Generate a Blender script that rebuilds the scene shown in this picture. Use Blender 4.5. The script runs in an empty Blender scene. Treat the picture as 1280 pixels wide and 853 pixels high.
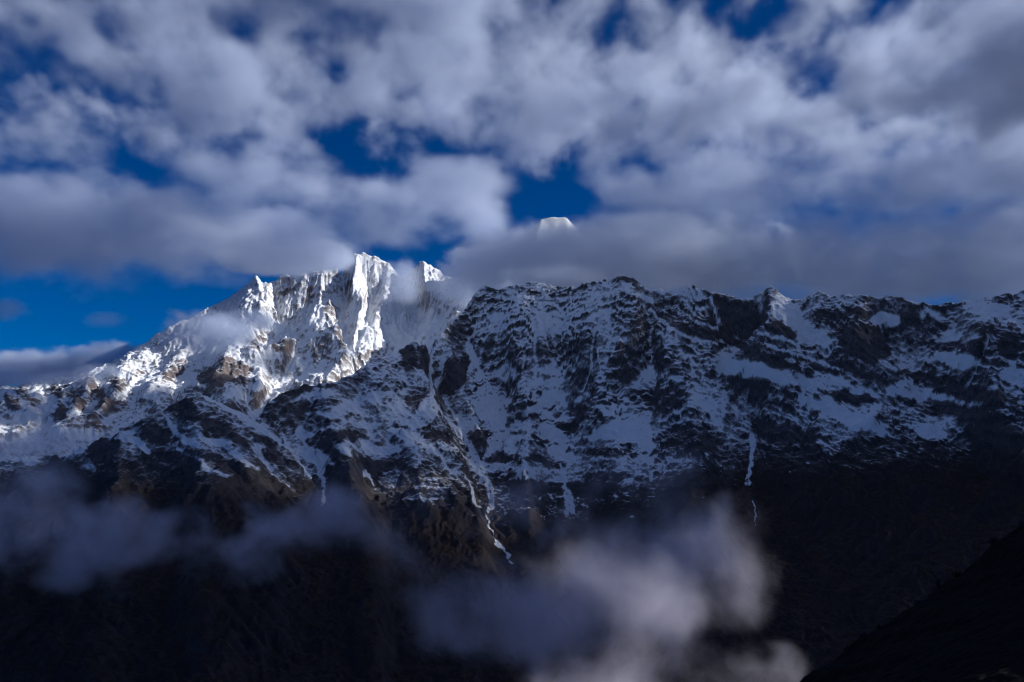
import bpy, math, random, time
import numpy as np
from mathutils import Vector, Matrix
from mathutils.geometry import delaunay_2d_cdt

T0 = time.time()
random.seed(7)
SC = bpy.context.scene
COL = SC.collection
R = math.radians

# ------------------------------------------------------------------ camera
PW, PH, FPX, HOR = 1280.0, 853.0, 1229.0, 560.0      # photo size, focal length in its pixels, horizon row
PITCH = math.atan((HOR - PH / 2) / FPX)
cd = bpy.data.cameras.new('camera')
cd.sensor_fit = 'HORIZONTAL'
cd.sensor_width = 36.0
cd.lens = 36.0 * FPX / PW
cd.clip_start = 1.0
cd.clip_end = 120000.0
CAM = bpy.data.objects.new('camera', cd)
COL.objects.link(CAM)
CAM.rotation_euler = (R(90) + PITCH, 0, 0)
SC.camera = CAM
CP, SP = math.cos(PITCH), math.sin(PITCH)


def ray(px, py):
    u, v = (px - PW / 2) / FPX, (PH / 2 - py) / FPX
    return u, CP - v * SP, SP + v * CP


def pt(px, py, Y):
    """World point seen at a photo pixel, Y metres away along the ground."""
    x, y, z = ray(px, py)
    return Vector((x / y * Y, Y, z / y * Y))


def proj(X, Y, Z):
    d = Y * CP + Z * SP
    return PW / 2 + FPX * X / d, PH / 2 - FPX * (Z * CP - Y * SP) / d


# ------------------------------------------------------------------ light
SUN = Vector((0.90, 0.03, 0.39)).normalized()
ELEV = math.asin(SUN.z)
AZ = math.atan2(SUN.x, SUN.y)
w = bpy.data.worlds.new('World')
SC.world = w
w.use_nodes = True
nt = w.node_tree
bg = nt.nodes['Background']
sky = nt.nodes.new('ShaderNodeTexSky')
sky.sky_type = 'NISHITA'
sky.sun_disc = False
sky.sun_elevation = ELEV
sky.sun_rotation = AZ
sky.altitude = 4200
sky.air_density = 1.0
sky.dust_density = 0.1
sky.ozone_density = 6.0
hsv = nt.nodes.new('ShaderNodeHueSaturation')
hsv.inputs['Hue'].default_value = 0.512
hsv.inputs['Saturation'].default_value = 1.5
hsv.inputs['Value'].default_value = 0.82
nt.links.new(sky.outputs[0], hsv.inputs['Color'])
nt.links.new(hsv.outputs[0], bg.inputs[0])
bg.inputs[1].default_value = 0.068
ld = bpy.data.lights.new('sun', 'SUN')
ld.energy = 5.0
ld.angle = R(0.53)
ld.color = (1.0, 0.985, 0.96)
LO = bpy.data.objects.new('sun', ld)
COL.objects.link(LO)
LO.rotation_euler = SUN.to_track_quat('Z', 'Y').to_euler()

vs = SC.view_settings
vs.view_transform = 'Standard'
vs.look = 'None'
vs.exposure = 0.14
vs.gamma = 1.0
vs.use_curve_mapping = False
cy = SC.cycles
cy.max_bounces = 6
cy.diffuse_bounces = 2
cy.glossy_bounces = 1
cy.transmission_bounces = 1
cy.transparent_max_bounces = 16
cy.volume_bounces = 4
cy.volume_step_rate = 1.5
cy.volume_max_steps = 512
cy.use_adaptive_sampling = True
cy.adaptive_threshold = 0.02
cy.use_denoising = True
cy.filter_width = 1.1
cy.sample_clamp_indirect = 4.0


# ------------------------------------------------------------------ noise
_rng = np.random.default_rng(11)
_ANG = _rng.uniform(0, 2 * np.pi, 4096).astype(np.float32)
_GX, _GY = np.cos(_ANG), np.sin(_ANG)


def perlin(x, y, seed=0):
    x = np.asarray(x, np.float32)
    y = np.asarray(y, np.float32)
    xf, yf = np.floor(x), np.floor(y)
    xi, yi = xf.astype(np.int64), yf.astype(np.int64)
    x, y = x - xf, y - yf
    u = x * x * x * (x * (x * 6 - 15) + 10)
    v = y * y * y * (y * (y * 6 - 15) + 10)

    def g(i, j, dx, dy):
        h = (i * 374761393 + j * 668265263 + seed * 974634777) & 0xFFFFFFFF
        h = ((h ^ (h >> 13)) * 1274126177) & 0xFFFFFFFF
        h = (h ^ (h >> 16)) & 4095
        return _GX[h] * dx + _GY[h] * dy
    a = g(xi, yi, x, y)
    b = g(xi + 1, yi, x - 1, y)
    c = g(xi, yi + 1, x, y - 1)
    d = g(xi + 1, yi + 1, x - 1, y - 1)
    ab = a + u * (b - a)
    return (ab + v * (c + u * (d - c) - ab)) * 1.5


def fbm(x, y, octaves, seed=0, gain=0.5, lac=2.03):
    s, a, t = 0, 1.0, 0
    for o in range(octaves):
        s = s + a * perlin(x, y, seed + o * 17)
        t += a
        a *= gain
        x, y = x * lac + 3.7, y * lac - 1.9
    return s / t


def ridged(x, y, octaves, seed=0, gain=0.5, lac=2.07):
    s, a, t, wgt = 0, 1.0, 0, 1.0
    for o in range(octaves):
        n = 1 - np.abs(perlin(x, y, seed + o * 13)) * 1.4
        n = n * n * wgt
        wgt = np.clip(n * 1.6, 0, 1)
        s = s + a * n
        t += a
        a *= gain
        x, y = x * lac + 5.1, y * lac + 2.3
    return s / t


def sstep(a, b, x):
    t = np.clip((x - a) / (b - a), 0, 1)
    return t * t * (3 - 2 * t)


# ------------------------------------------------------------------ terrain tools
def tin(lines, extra, x0, x1, y0, y1, cell):
    """Height grid from feature lines (ridges and gullies as 3-D polylines)."""
    vs_, es, zs = [], [], []
    key = {}

    def add(p):
        k = (round(p[0], 1), round(p[1], 1))
        if k not in key:
            key[k] = len(vs_)
            vs_.append(Vector((p[0], p[1])))
            zs.append(p[2])
        return key[k]
    for ln in lines:
        last = None
        for p in ln:
            i = add(p)
            if last is not None and last != i:
                es.append((last, i))
            last = i
    for p in extra:
        add(p)
    ov, oe, of, orv, _, _ = delaunay_2d_cdt(vs_, es, [], 0, 1e-3)
    # a crossing of two lines is a new vertex: take the mean of the lines' heights there
    oz = []
    known = [(v, z) for v, z in zip(vs_, zs)]
    for i, v in enumerate(ov):
        if orv[i]:
            oz.append(zs[orv[i][0]])
        else:
            dd = sorted((((v - a).length, z) for a, z in known), key=lambda q: q[0])[:3]
            sw = sum(1 / (d + 1) for d, z in dd)
            oz.append(sum(z / (d + 1) for d, z in dd) / sw)
    nx, ny = int((x1 - x0) / cell) + 1, int((y1 - y0) / cell) + 1
    H = np.full((ny, nx), np.nan, np.float32)
    for f in of:
        for k in range(1, len(f) - 1):
            a, b, c = f[0], f[k], f[k + 1]
            A, B, Cc = ov[a], ov[b], ov[c]
            ia = max(0, int((min(A.x, B.x, Cc.x) - x0) / cell))
            ib = min(nx - 1, int((max(A.x, B.x, Cc.x) - x0) / cell) + 1)
            ja = max(0, int((min(A.y, B.y, Cc.y) - y0) / cell))
            jb = min(ny - 1, int((max(A.y, B.y, Cc.y) - y0) / cell) + 1)
            if ib < ia or jb < ja:
                continue
            X, Y = np.meshgrid(x0 + cell * np.arange(ia, ib + 1), y0 + cell * np.arange(ja, jb + 1))
            den = (B.y - Cc.y) * (A.x - Cc.x) + (Cc.x - B.x) * (A.y - Cc.y)
            if abs(den) < 1e-6:
                continue
            l1 = ((B.y - Cc.y) * (X - Cc.x) + (Cc.x - B.x) * (Y - Cc.y)) / den
            l2 = ((Cc.y - A.y) * (X - Cc.x) + (A.x - Cc.x) * (Y - Cc.y)) / den
            l3 = 1 - l1 - l2
            m = (l1 >= -1e-5) & (l2 >= -1e-5) & (l3 >= -1e-5)
            sub = H[ja:jb + 1, ia:ib + 1]
            sub[m] = (l1 * oz[a] + l2 * oz[b] + l3 * oz[c])[m]
    lo = np.nanmin(H)
    H[np.isnan(H)] = lo
    return H


def blur(H, n=1):
    for _ in range(n):
        P = np.pad(H, 1, mode='edge')
        H = (P[:-2, 1:-1] + 2 * P[1:-1, 1:-1] + P[2:, 1:-1]) / 4
        P = np.pad(H, 1, mode='edge')
        H = (P[1:-1, :-2] + 2 * P[1:-1, 1:-1] + P[1:-1, 2:]) / 4
    return H


def erode(H, cell, drops, steps, seed, k_er=0.35, k_dep=0.25, cap=5.0, inertia=0.12):
    """Water drops run down the slope all at once, cut where they are fast and drop their load where they are slow."""
    rng = np.random.default_rng(seed)
    ny, nx = H.shape
    H = (H / cell).astype(np.float64)
    flow = np.zeros(ny * nx)
    x = rng.uniform(1, nx - 3, drops)
    y = rng.uniform(1, ny - 3, drops)
    dx = np.zeros(drops)
    dy = np.zeros(drops)
    sed = np.zeros(drops)
    wat = np.ones(drops)
    spd = np.ones(drops)
    for s in range(steps):
        i, j = x.astype(np.int64), y.astype(np.int64)
        fx, fy = x - i, y - j
        q = j * nx + i
        F = H.ravel()
        h00, h10, h01, h11 = F[q], F[q + 1], F[q + nx], F[q + nx + 1]
        gx = (h10 - h00) * (1 - fy) + (h11 - h01) * fy
        gy = (h01 - h00) * (1 - fx) + (h11 - h10) * fx
        h = h00 * (1 - fx) * (1 - fy) + h10 * fx * (1 - fy) + h01 * (1 - fx) * fy + h11 * fx * fy
        dx = dx * inertia - gx * (1 - inertia)
        dy = dy * inertia - gy * (1 - inertia)
        L = np.sqrt(dx * dx + dy * dy) + 1e-9
        dx, dy = dx / L, dy / L
        x2 = np.clip(x + dx, 1, nx - 3)
        y2 = np.clip(y + dy, 1, ny - 3)
        i2, j2 = x2.astype(np.int64), y2.astype(np.int64)
        f2, e2 = x2 - i2, y2 - j2
        q2 = j2 * nx + i2
        h2 = F[q2] * (1 - f2) * (1 - e2) + F[q2 + 1] * f2 * (1 - e2) + F[q2 + nx] * (1 - f2) * e2 + F[q2 + nx + 1] * f2 * e2
        dh = h2 - h
        c = np.maximum(-dh, 0.02) * spd * wat * cap
        up = dh > 0
        dep = np.where(up, np.minimum(dh, sed), np.where(sed > c, (sed - c) * k_dep, 0))
        er = np.where((~up) & (sed <= c), np.minimum((c - sed) * k_er, -dh), 0)
        er = np.maximum(er, 0) * 0.5
        sed = sed - dep + er
        a = dep - er
        n = ny * nx
        D = (np.bincount(q, a * (1 - fx) * (1 - fy), n) + np.bincount(q + 1, a * fx * (1 - fy), n)
             + np.bincount(q + nx, a * (1 - fx) * fy, n) + np.bincount(q + nx + 1, a * fx * fy, n))
        D = np.clip(D, -0.6, 0.6)
        H = H + D.reshape(ny, nx)
        flow += np.bincount(q, wat, n)
        spd = np.sqrt(np.clip(spd * spd - dh * 0.6, 0.01, 9))
        wat *= 0.985
        x, y = x2, y2
    return (H * cell).astype(np.float32), flow.reshape(ny, nx).astype(np.float32)


def upsample(H, x0, y0, c0, X, Y):
    fx, fy = (X - x0) / c0, (Y - y0) / c0
    ny, nx = H.shape
    i = np.clip(fx.astype(np.int64), 0, nx - 2)
    j = np.clip(fy.astype(np.int64), 0, ny - 2)
    u = np.clip(fx - i, 0, 1).astype(np.float32)
    v = np.clip(fy - j, 0, 1).astype(np.float32)
    F = H.ravel()
    q = j * nx + i
    return F[q] * (1 - u) * (1 - v) + F[q + 1] * u * (1 - v) + F[q + nx] * (1 - u) * v + F[q + nx + 1] * u * v


def grid_mesh(name, X, Y, Z, mat, attrs, keep=None):
    ny, nx = Z.shape
    co = np.stack([X.ravel(), Y.ravel(), Z.ravel()], 1).astype(np.float32)
    j, i = np.meshgrid(np.arange(ny - 1), np.arange(nx - 1), indexing='ij')
    q = (j * nx + i).ravel()
    if keep is not None:
        k = keep[:-1, :-1] | keep[1:, :-1] | keep[:-1, 1:] | keep[1:, 1:]
        q = q[k.ravel()]
    F = np.stack([q, q + 1, q + nx + 1, q + nx], 1).astype(np.int32)
    used = np.unique(F)
    mp = np.full(ny * nx, -1, np.int32)
    mp[used] = np.arange(len(used), dtype=np.int32)
    F = mp[F]
    co = co[used]
    me = bpy.data.meshes.new(name)
    me.vertices.add(len(co))
    me.vertices.foreach_set('co', co.ravel())
    me.loops.add(F.size)
    me.loops.foreach_set('vertex_index', F.ravel())
    me.polygons.add(len(F))
    me.polygons.foreach_set('loop_start', np.arange(0, F.size, 4, dtype=np.int32))
    me.polygons.foreach_set('use_smooth', np.ones(len(F), bool))
    for an, av in attrs.items():
        a = me.attributes.new(an, 'FLOAT', 'POINT')
        a.data.foreach_set('value', av.ravel()[used].astype(np.float32))
    me.update(calc_edges=True)
    me.materials.append(mat)
    o = bpy.data.objects.new(name, me)
    COL.objects.link(o)
    return o


def tag(o, label=None, cat=None, group=None, kind=None):
    if label:
        o['label'] = label
    if cat:
        o['category'] = cat
    if group:
        o['group'] = group
    if kind:
        o['kind'] = kind
    return o


def slope_nz(Z, cell):
    gy, gx = np.gradient(Z, cell)
    return 1 / np.sqrt(1 + gx * gx + gy * gy), gx, gy


def patches(PX, PY, lst, seed):
    """Snow fields, gullies (positive) and bare crags (negative): places on the mountain, rough at the edge."""
    wx = fbm(PX / 30, PY / 30, 3, seed) * 14
    wy = fbm(PX / 30 + 9, PY / 30 + 4, 3, seed + 5) * 9
    X, Y = PX + wx, PY + wy
    out = np.zeros_like(PX)
    for (cx, cy_, rx, ry, ang, amt) in lst:
        c, s = math.cos(R(ang)), math.sin(R(ang))
        dx, dy = X - cx, Y - cy_
        u, v = (dx * c + dy * s) / rx, (-dx * s + dy * c) / ry
        d = np.sqrt(u * u + v * v)
        out += amt * (1 - sstep(0.6, 1.15, d))
    return out


def streaks(PX, PY, lines, seed):
    wx = fbm(PX / 12, PY / 12, 3, seed) * 5
    wy = fbm(PX / 12 + 5, PY / 12 - 7, 3, seed + 3) * 3
    X, Y = PX + wx, PY + wy
    wid = sstep(-0.35, 0.35, fbm(PX / 16, PY / 16, 3, seed + 9))
    out = np.zeros_like(PX)
    for ln in lines:
        for (ax, ay, aw), (bx, by, bw) in zip(ln[:-1], ln[1:]):
            ex, ey = bx - ax, by - ay
            t = np.clip(((X - ax) * ex + (Y - ay) * ey) / (ex * ex + ey * ey), 0, 1)
            d = np.hypot(X - ax - t * ex, Y - ay - t * ey)
            hw = aw + (bw - aw) * t
            out = np.maximum(out, 1 - sstep(0.7, 1.3, d / (hw * (0.5 + 0.55 * wid))))
    return out


# ------------------------------------------------------------------ materials
class NT:
    def __init__(s, name, tree=None):
        s.m = bpy.data.materials.new(name)
        s.m.use_nodes = True
        s.t = s.m.node_tree
        s.t.nodes.clear()
        s.out = s.t.nodes.new('ShaderNodeOutputMaterial')

    def n(s, typ, **kw):
        nd = s.t.nodes.new(typ)
        for k, v in kw.items():
            if k == 'ins':
                for a, b in v.items():
                    if hasattr(b, 'is_output'):
                        s.t.links.new(b, nd.inputs[a])
                    else:
                        nd.inputs[a].default_value = b
            else:
                setattr(nd, k, v)
        return nd

    def math(s, op, a, b=None, c=None, clamp=False):
        ins = {0: a}
        if b is not None:
            ins[1] = b
        if c is not None:
            ins[2] = c
        return s.n('ShaderNodeMath', operation=op, use_clamp=clamp, ins=ins).outputs[0]

    def mix(s, f, a, b):
        nd = s.n('ShaderNodeMix', data_type='RGBA')
        for sock, v in ((nd.inputs[0], f), (nd.inputs[6], a), (nd.inputs[7], b)):
            if hasattr(v, 'is_output'):
                s.t.links.new(v, sock)
            else:
                sock.default_value = v if not isinstance(v, tuple) or len(v) == 4 else (*v, 1)
        return nd.outputs[2]

    def noise(s, vec, scale, detail=6, rough=0.6):
        return s.n('ShaderNodeTexNoise', ins={'Vector': vec, 'Scale': scale, 'Detail': detail, 'Roughness': rough}).outputs[0]

    def ramp(s, f, lo, hi):
        nd = s.n('ShaderNodeMapRange', interpolation_type='SMOOTHSTEP', ins={0: f, 1: lo, 2: hi, 3: 0.0, 4: 1.0})
        return nd.outputs[0]


def mountain_mat(name, rock_a, rock_b, rock_c, grass, snow_col):
    t = NT(name)
    geo = t.n('ShaderNodeNewGeometry').outputs['Position']
    at_s = t.n('ShaderNodeAttribute', attribute_name='snow').outputs['Fac']
    at_g = t.n('ShaderNodeAttribute', attribute_name='turf').outputs['Fac']
    at_r = t.n('ShaderNodeAttribute', attribute_name='strata').outputs['Fac']
    n1 = t.noise(geo, 0.035, 5, 0.65)
    n2 = t.noise(geo, 0.006, 4, 0.6)
    n3 = t.noise(geo, 0.15, 3, 0.6)
    rock = t.mix(t.ramp(n2, 0.35, 0.65), rock_a, rock_b)
    rock = t.mix(t.math('MULTIPLY', t.ramp(n1, 0.4, 0.7), 0.6), rock, rock_c)
    rock = t.mix(t.math('MULTIPLY', at_r, 0.55), rock, tuple(c * 0.55 for c in rock_c))
    n5 = t.noise(t.n('ShaderNodeVectorMath', operation='MULTIPLY', ins={0: geo, 1: (1.0, 0.22, 0.22)}).outputs[0], 0.012, 6, 0.6)
    gcol = t.mix(t.ramp(n1, 0.35, 0.7), grass, tuple(c * 1.6 for c in grass))
    gcol = t.mix(t.math('MULTIPLY', t.ramp(n5, 0.5, 0.68), 0.7), gcol, (0.062, 0.036, 0.021))
    base = t.mix(t.math('MULTIPLY', at_g, t.math('ADD', t.math('MULTIPLY', t.ramp(n1, 0.3, 0.55), 0.3), 0.7)), rock, gcol)
    sn = t.math('ADD', at_s, t.math('MULTIPLY', t.math('SUBTRACT', n3, 0.5), 0.55))
    sn = t.math('ADD', sn, t.math('MULTIPLY', t.math('SUBTRACT', n1, 0.5), 0.7))
    n4 = t.noise(geo, 0.09, 6, 0.7)
    sn = t.math('ADD', sn, t.math('MULTIPLY', t.math('SUBTRACT', n4, 0.5), 0.8))
    dust = t.math('MULTIPLY', t.ramp(t.math('ADD', at_s, t.math('MULTIPLY', t.math('SUBTRACT', n4, 0.5), 1.2)), 0.0, 0.60), t.math('MULTIPLY_ADD', at_g, -0.5, 0.5))
    sf = t.math('MAXIMUM', t.ramp(sn, 0.42, 0.66), dust)
    scol = t.mix(t.ramp(n1, 0.3, 0.7), snow_col, tuple(c * 0.93 for c in snow_col))
    col = t.mix(sf, base, scol)
    bmp = t.n('ShaderNodeBump', ins={'Strength': 0.55, 'Distance': 6.0, 'Height': t.math('ADD', n1, t.math('MULTIPLY', n3, 0.35))})
    b = t.n('ShaderNodeBsdfPrincipled', ins={'Base Color': col, 'Roughness': 0.85, 'Normal': bmp.outputs[0]})
    b.inputs['Specular IOR Level'].default_value = 0.15
    t.t.links.new(b.outputs[0], t.out.inputs[0])
    return t.m


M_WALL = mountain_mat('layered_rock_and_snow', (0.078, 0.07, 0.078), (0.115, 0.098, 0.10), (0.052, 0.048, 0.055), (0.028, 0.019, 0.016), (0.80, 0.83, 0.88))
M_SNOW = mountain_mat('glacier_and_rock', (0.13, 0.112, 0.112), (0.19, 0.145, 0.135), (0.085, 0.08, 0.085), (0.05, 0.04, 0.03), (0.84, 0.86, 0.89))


def behind(crest, dy, dz):
    out = []
    for (px, py, Y) in crest:
        p = pt(px, py, Y)
        s = (Y + dy) / Y
        out.append((p.x * s, p.y * s, p.z - dz))
    return out


def L(seq):
    return [tuple(pt(*p)) for p in seq]


# ------------------------------------------------------------------ the dark wall and its buttress
wall_crest = [(600, 352, 6350), (612, 362, 6300), (624, 357, 6280), (642, 353, 6230), (668, 347, 6180), (690, 352, 6130), (712, 356, 6080), (735, 348, 6020), (752, 346, 5980), (766, 341, 5940),
              (777, 337, 5920), (788, 342, 5890), (796, 347, 5870), (808, 358, 5840), (826, 356, 5800), (848, 357, 5750), (856, 350, 5740), (868, 352, 5710), (884, 358, 5680), (905, 359, 5640), (920, 365, 5600),
              (936, 364, 5560), (946, 356, 5540), (958, 352, 5510), (968, 357, 5490), (986, 370, 5440), (1000, 371, 5410), (1012, 365, 5390), (1024, 361, 5370), (1040, 366, 5330), (1066, 365, 5280),
              (1085, 363, 5240), (1118, 364, 5180), (1140, 369, 5130), (1168, 377, 5070), (1180, 372, 5050), (1205, 371, 5000), (1230, 370, 4950), (1246, 366, 4910), (1258, 363, 4890), (1285, 359, 4830),
              (1340, 352, 4720), (1420, 362, 4570), (1520, 372, 4400), (1640, 360, 4200)]
butt_crest = [(600, 352, 6350), (585, 372, 6250), (570, 390, 6130), (556, 404, 6030), (545, 414, 5950), (534, 421, 5780), (522, 422, 5680), (512, 424, 5640), (496, 434, 5560), (478, 441, 5450),
              (455, 452, 5300), (440, 462, 5200), (418, 470, 5080), (400, 476, 5000), (380, 474, 4950), (362, 482, 4880), (345, 489, 4820), (332, 503, 4760), (322, 518, 4720),
              (300, 511, 4640), (284, 504, 4600), (268, 498, 4560), (255, 491, 4530), (243, 488, 4510), (232, 493, 4480), (218, 499, 4450), (205, 508, 4420), (196, 513, 4400), (180, 516, 4390), (170, 524, 4380),
              (152, 530, 4370), (140, 538, 4360), (126, 541, 4350), (112, 552, 4340), (98, 556, 4330), (84, 564, 4320), (62, 580, 4300), (46, 574, 4310), (30, 567, 4330), (12, 570, 4340), (-20, 585, 4360), (-90, 575, 4380), (-180, 560, 4400)]
ridges = [
    [(522, 422, 5680), (530, 460, 5500), (548, 505, 5290), (572, 548, 5050), (592, 600, 4720), (600, 650, 4380), (600, 720, 3920), (590, 800, 3420), (580, 900, 2900)],
    [(560, 425, 5960), (578, 470, 5720), (594, 512, 5500), (603, 545, 5290)],
    [(642, 353, 6230), (640, 400, 6000), (652, 450, 5760), (664, 520, 5430), (655, 572, 5080), (655, 625, 4740), (682, 720, 4120), (695, 853, 3220)],
    [(777, 337, 5920), (796, 385, 5700), (832, 432, 5460), (862, 482, 5190), (872, 532, 4930), (862, 600, 4560), (850, 700, 3920), (842, 853, 3120)],
    [(735, 348, 6020), (730, 420, 5730), (745, 480, 5480), (760, 530, 5250), (775, 590, 4850), (790, 660, 4350), (780, 853, 3200)],
    [(958, 352, 5510), (960, 400, 5310), (1000, 440, 5150), (1060, 470, 4960), (1100, 500, 4780), (1132, 552, 4520), (1200, 640, 3960), (1290, 745, 3320)],
    [(896, 452, 5310), (960, 478, 5110), (1040, 510, 4860), (1110, 548, 4600)],
    [(1066, 365, 5280), (1070, 410, 5090), (1090, 430, 5010)],
    [(1250, 365, 4900), (1230, 420, 4680), (1240, 480, 4430), (1280, 540, 4150)],
    [(243, 488, 4510), (252, 560, 4180), (262, 640, 3800), (255, 740, 3300), (250, 853, 2850)],
    [(152, 530, 4370), (142, 620, 3950), (130, 720, 3420), (120, 853, 2850)],
    [(400, 476, 5000), (420, 545, 4640), (450, 610, 4300), (462, 700, 3760), (470, 853, 3050)],
    [(478, 441, 5450), (498, 520, 5020), (520, 580, 4680), (525, 660, 4200)],
    [(300, 511, 4640), (325, 570, 4380), (345, 640, 3980), (335, 760, 3320)],
    [(30, 567, 4330), (40, 660, 3800), (30, 780, 3150)],
]
gullies = [
    [(545, 414, 5950), (539, 450, 5820), (540, 490, 5640), (552, 520, 5490), (582, 548, 5310), (603, 596, 4970), (615, 628, 4760), (610, 655, 4560), (634, 700, 4250), (648, 760, 3850), (656, 853, 3280)],
    [(584, 424, 6070), (600, 466, 5850), (630, 518, 5600), (620, 556, 5360), (603, 596, 4970)],
    [(690, 420, 5860), (700, 500, 5560), (700, 560, 5340), (702, 592, 5120), (712, 634, 4830), (726, 690, 4400), (742, 853, 3240)],
    [(812, 400, 5700), (816, 480, 5390), (812, 560, 5000), (815, 600, 4740), (815, 720, 3950), (812, 853, 3200)],
    [(884, 380, 5610), (900, 415, 5500), (940, 440, 5400)],
    [(945, 520, 5080), (938, 580, 4760), (934, 606, 4590), (944, 640, 4360), (955, 720, 3850), (965, 853, 3080)],
    [(1140, 400, 5060), (1130, 460, 4880), (1170, 520, 4560), (1240, 600, 4100)],
    [(322, 518, 4720), (366, 545, 4630), (392, 575, 4480), (408, 600, 4330), (405, 632, 4140), (394, 700, 3760), (385, 853, 3030)],
    [(445, 500, 5060), (478, 590, 4560), (492, 680, 4020), (500, 853, 3080)],
    [(205, 508, 4420), (198, 580, 4100), (200, 680, 3600), (195, 853, 2850)],
    [(98, 556, 4330), (92, 640, 3920), (88, 740, 3330)],
]
low = [(x, 1010, 2450) for x in range(-240, 1800, 120)] + [(-120, 700, 3500), (-200, 853, 2850), (1040, 760, 3520), (1100, 853, 3000), (1420, 560, 4000), (1400, 760, 3100), (1560, 640, 3500), (1640, 500, 3900)]
ridges = [[(a, b, c - (75 if i else 0)) for i, (a, b, c) in enumerate(r)] for r in ridges]
gullies = [[(a, b, c + (75 if i else 0)) for i, (a, b, c) in enumerate(r)] for r in gullies]
x0, x1, y0, y1 = -2750.0, 3450.0, 2450.0, 7300.0
C0 = 10.0
full_crest = wall_crest + butt_crest[1:]
extra = [tuple(pt(*p)) for p in low] + behind(full_crest, 650, 620) + behind(full_crest[::3], 1500, 1150) + [(-3400, 7400, -600), (-3400, 2300, -1000), (4200, 2300, -1000), (4200, 7400, -200)]
H = tin([L(wall_crest), L(butt_crest)] + [L(r) for r in ridges] + [L(g) for g in gullies], extra, x0, x1, y0, y1, C0)
H = blur(H, 2)
ny, nx = H.shape
X, Y = np.meshgrid(x0 + C0 * np.arange(nx, dtype=np.float32), y0 + C0 * np.arange(ny, dtype=np.float32))
PX, PY = proj(X, Y, H)
wxx = fbm(X / 300, Y / 300, 3, 71) * 90
wyy = fbm(X / 300 + 8, Y / 300 - 3, 3, 77) * 90
crestd = np.full(H.shape, 1e9, np.float32)
cw = np.array([tuple(pt(*p)) for p in full_crest])
for a, b in zip(cw[:-1], cw[1:]):
    e = b[:2] - a[:2]
    ln = float(e @ e)
    if ln < 1 or ln > 4e5:
        continue
    t = np.clip(((X - a[0]) * e[0] + (Y - a[1]) * e[1]) / ln, 0, 1)
    crestd = np.minimum(crestd, np.hypot(X - a[0] - t * e[0], Y - a[1] - t * e[1]))
amp = (0.25 + 0.75 * sstep(40, 420, crestd)) * (0.3 + 0.7 * sstep(-650, -150, H))
H = H + amp * ((ridged((X + wxx) / 760, (Y + wyy) / 760, 5, 5, 0.45) - 0.5) * 90 + (ridged((X - wyy) / 230, (Y + wxx) / 230, 4, 15, 0.5) - 0.5) * 42 + fbm(X / 130, Y / 130, 3, 19) * 16)
flow = 0
for s in range(3):
    H, fl = erode(H, C0, 30000, 90, 100 + s, k_er=0.2, cap=3.0)
    flow = flow + fl
    H = blur(H, 1) * 0.5 + H * 0.5
CW = 4.0
xs, ys = np.arange(x0, x1, CW, dtype=np.float32), np.arange(y0 + 20, y1 - 60, CW, dtype=np.float32)
X, Y = np.meshgrid(xs, ys)
Z = upsample(blur(H, 1), x0, y0, C0, X, Y)
F = np.log1p(upsample(blur(flow, 1), x0, y0, C0, X, Y))
cr = upsample(crestd, x0, y0, C0, X, Y)
PX, PY = proj(X, Y, Z)
# beds of rock: nearly level under the summit block, dipping to the right beyond it, steps where they crop out
xa = 760.0
warp = fbm(X / 420, Y / 420, 4, 31) * 75 + fbm(X / 110, Y / 110, 3, 33) * 26
fx_ = fbm(X / 260, Y / 700, 3, 231)
warp = warp + np.where(np.floor(fx_ * 9) % 2 == 0, 22, -14) + np.floor(fx_ * 9) * 13
bed = Z - np.where(X < xa, 0.10 * (X - xa), -0.40 * (X - xa) * sstep(-200, 900, X - xa) + 0) + warp


def steps(b, T, seed, sharp):
    k = b / T + 0.35 * perlin(b / (T * 3.1), b * 0 + 0.5, seed)
    f = k - np.floor(k)
    g = np.where(f < sharp, f / sharp * 0.25, 0.25 + 0.75 * (f - sharp) / (1 - sharp))
    return (g - f) * T, f


up = sstep(-500, -50, Z + 60 * fbm(X / 300, Y / 300, 2, 41))
bl = 0.15 + 0.85 * sstep(-0.25, 0.2, fbm(X / 240, Y / 240, 4, 43))
t1, f1 = steps(bed, 72.0, 3, 0.62)
t2, f2 = steps(bed + 9 + fbm(X / 70, Y / 70, 2, 35) * 12, 25.0, 8, 0.60)
lfw = sstep(430, 620, PX)
b2 = sstep(-0.3, 0.3, fbm(X / 130, Y / 130, 3, 47))
Z = Z + up * bl * (0.3 + 0.7 * lfw) * (0.7 * t1 * (0.4 + 0.6 * b2) + 0.9 * t2 * (1.0 - 0.5 * b2))
Z = Z + (ridged(X / 80, (Y + Z) / 125, 4, 51, 0.6) - 0.5) * 15 + fbm(X / 26, (Y + Z) / 40, 3, 53, .6) * 7.0
Z = Z + (ridged((X + fbm(X / 90, Y / 90, 2, 57) * 40) / 60, Y / 210, 4, 59, 0.55) - 0.5) * 16 * sstep(0, -350, Z)
nz, gx, gy = slope_nz(Z, CW)
nz = 0.6 * nz + 0.4 * slope_nz(blur(Z, 6), CW)[0]
curv = blur(Z, 4) - Z
PX, PY = proj(X, Y, Z)
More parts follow.
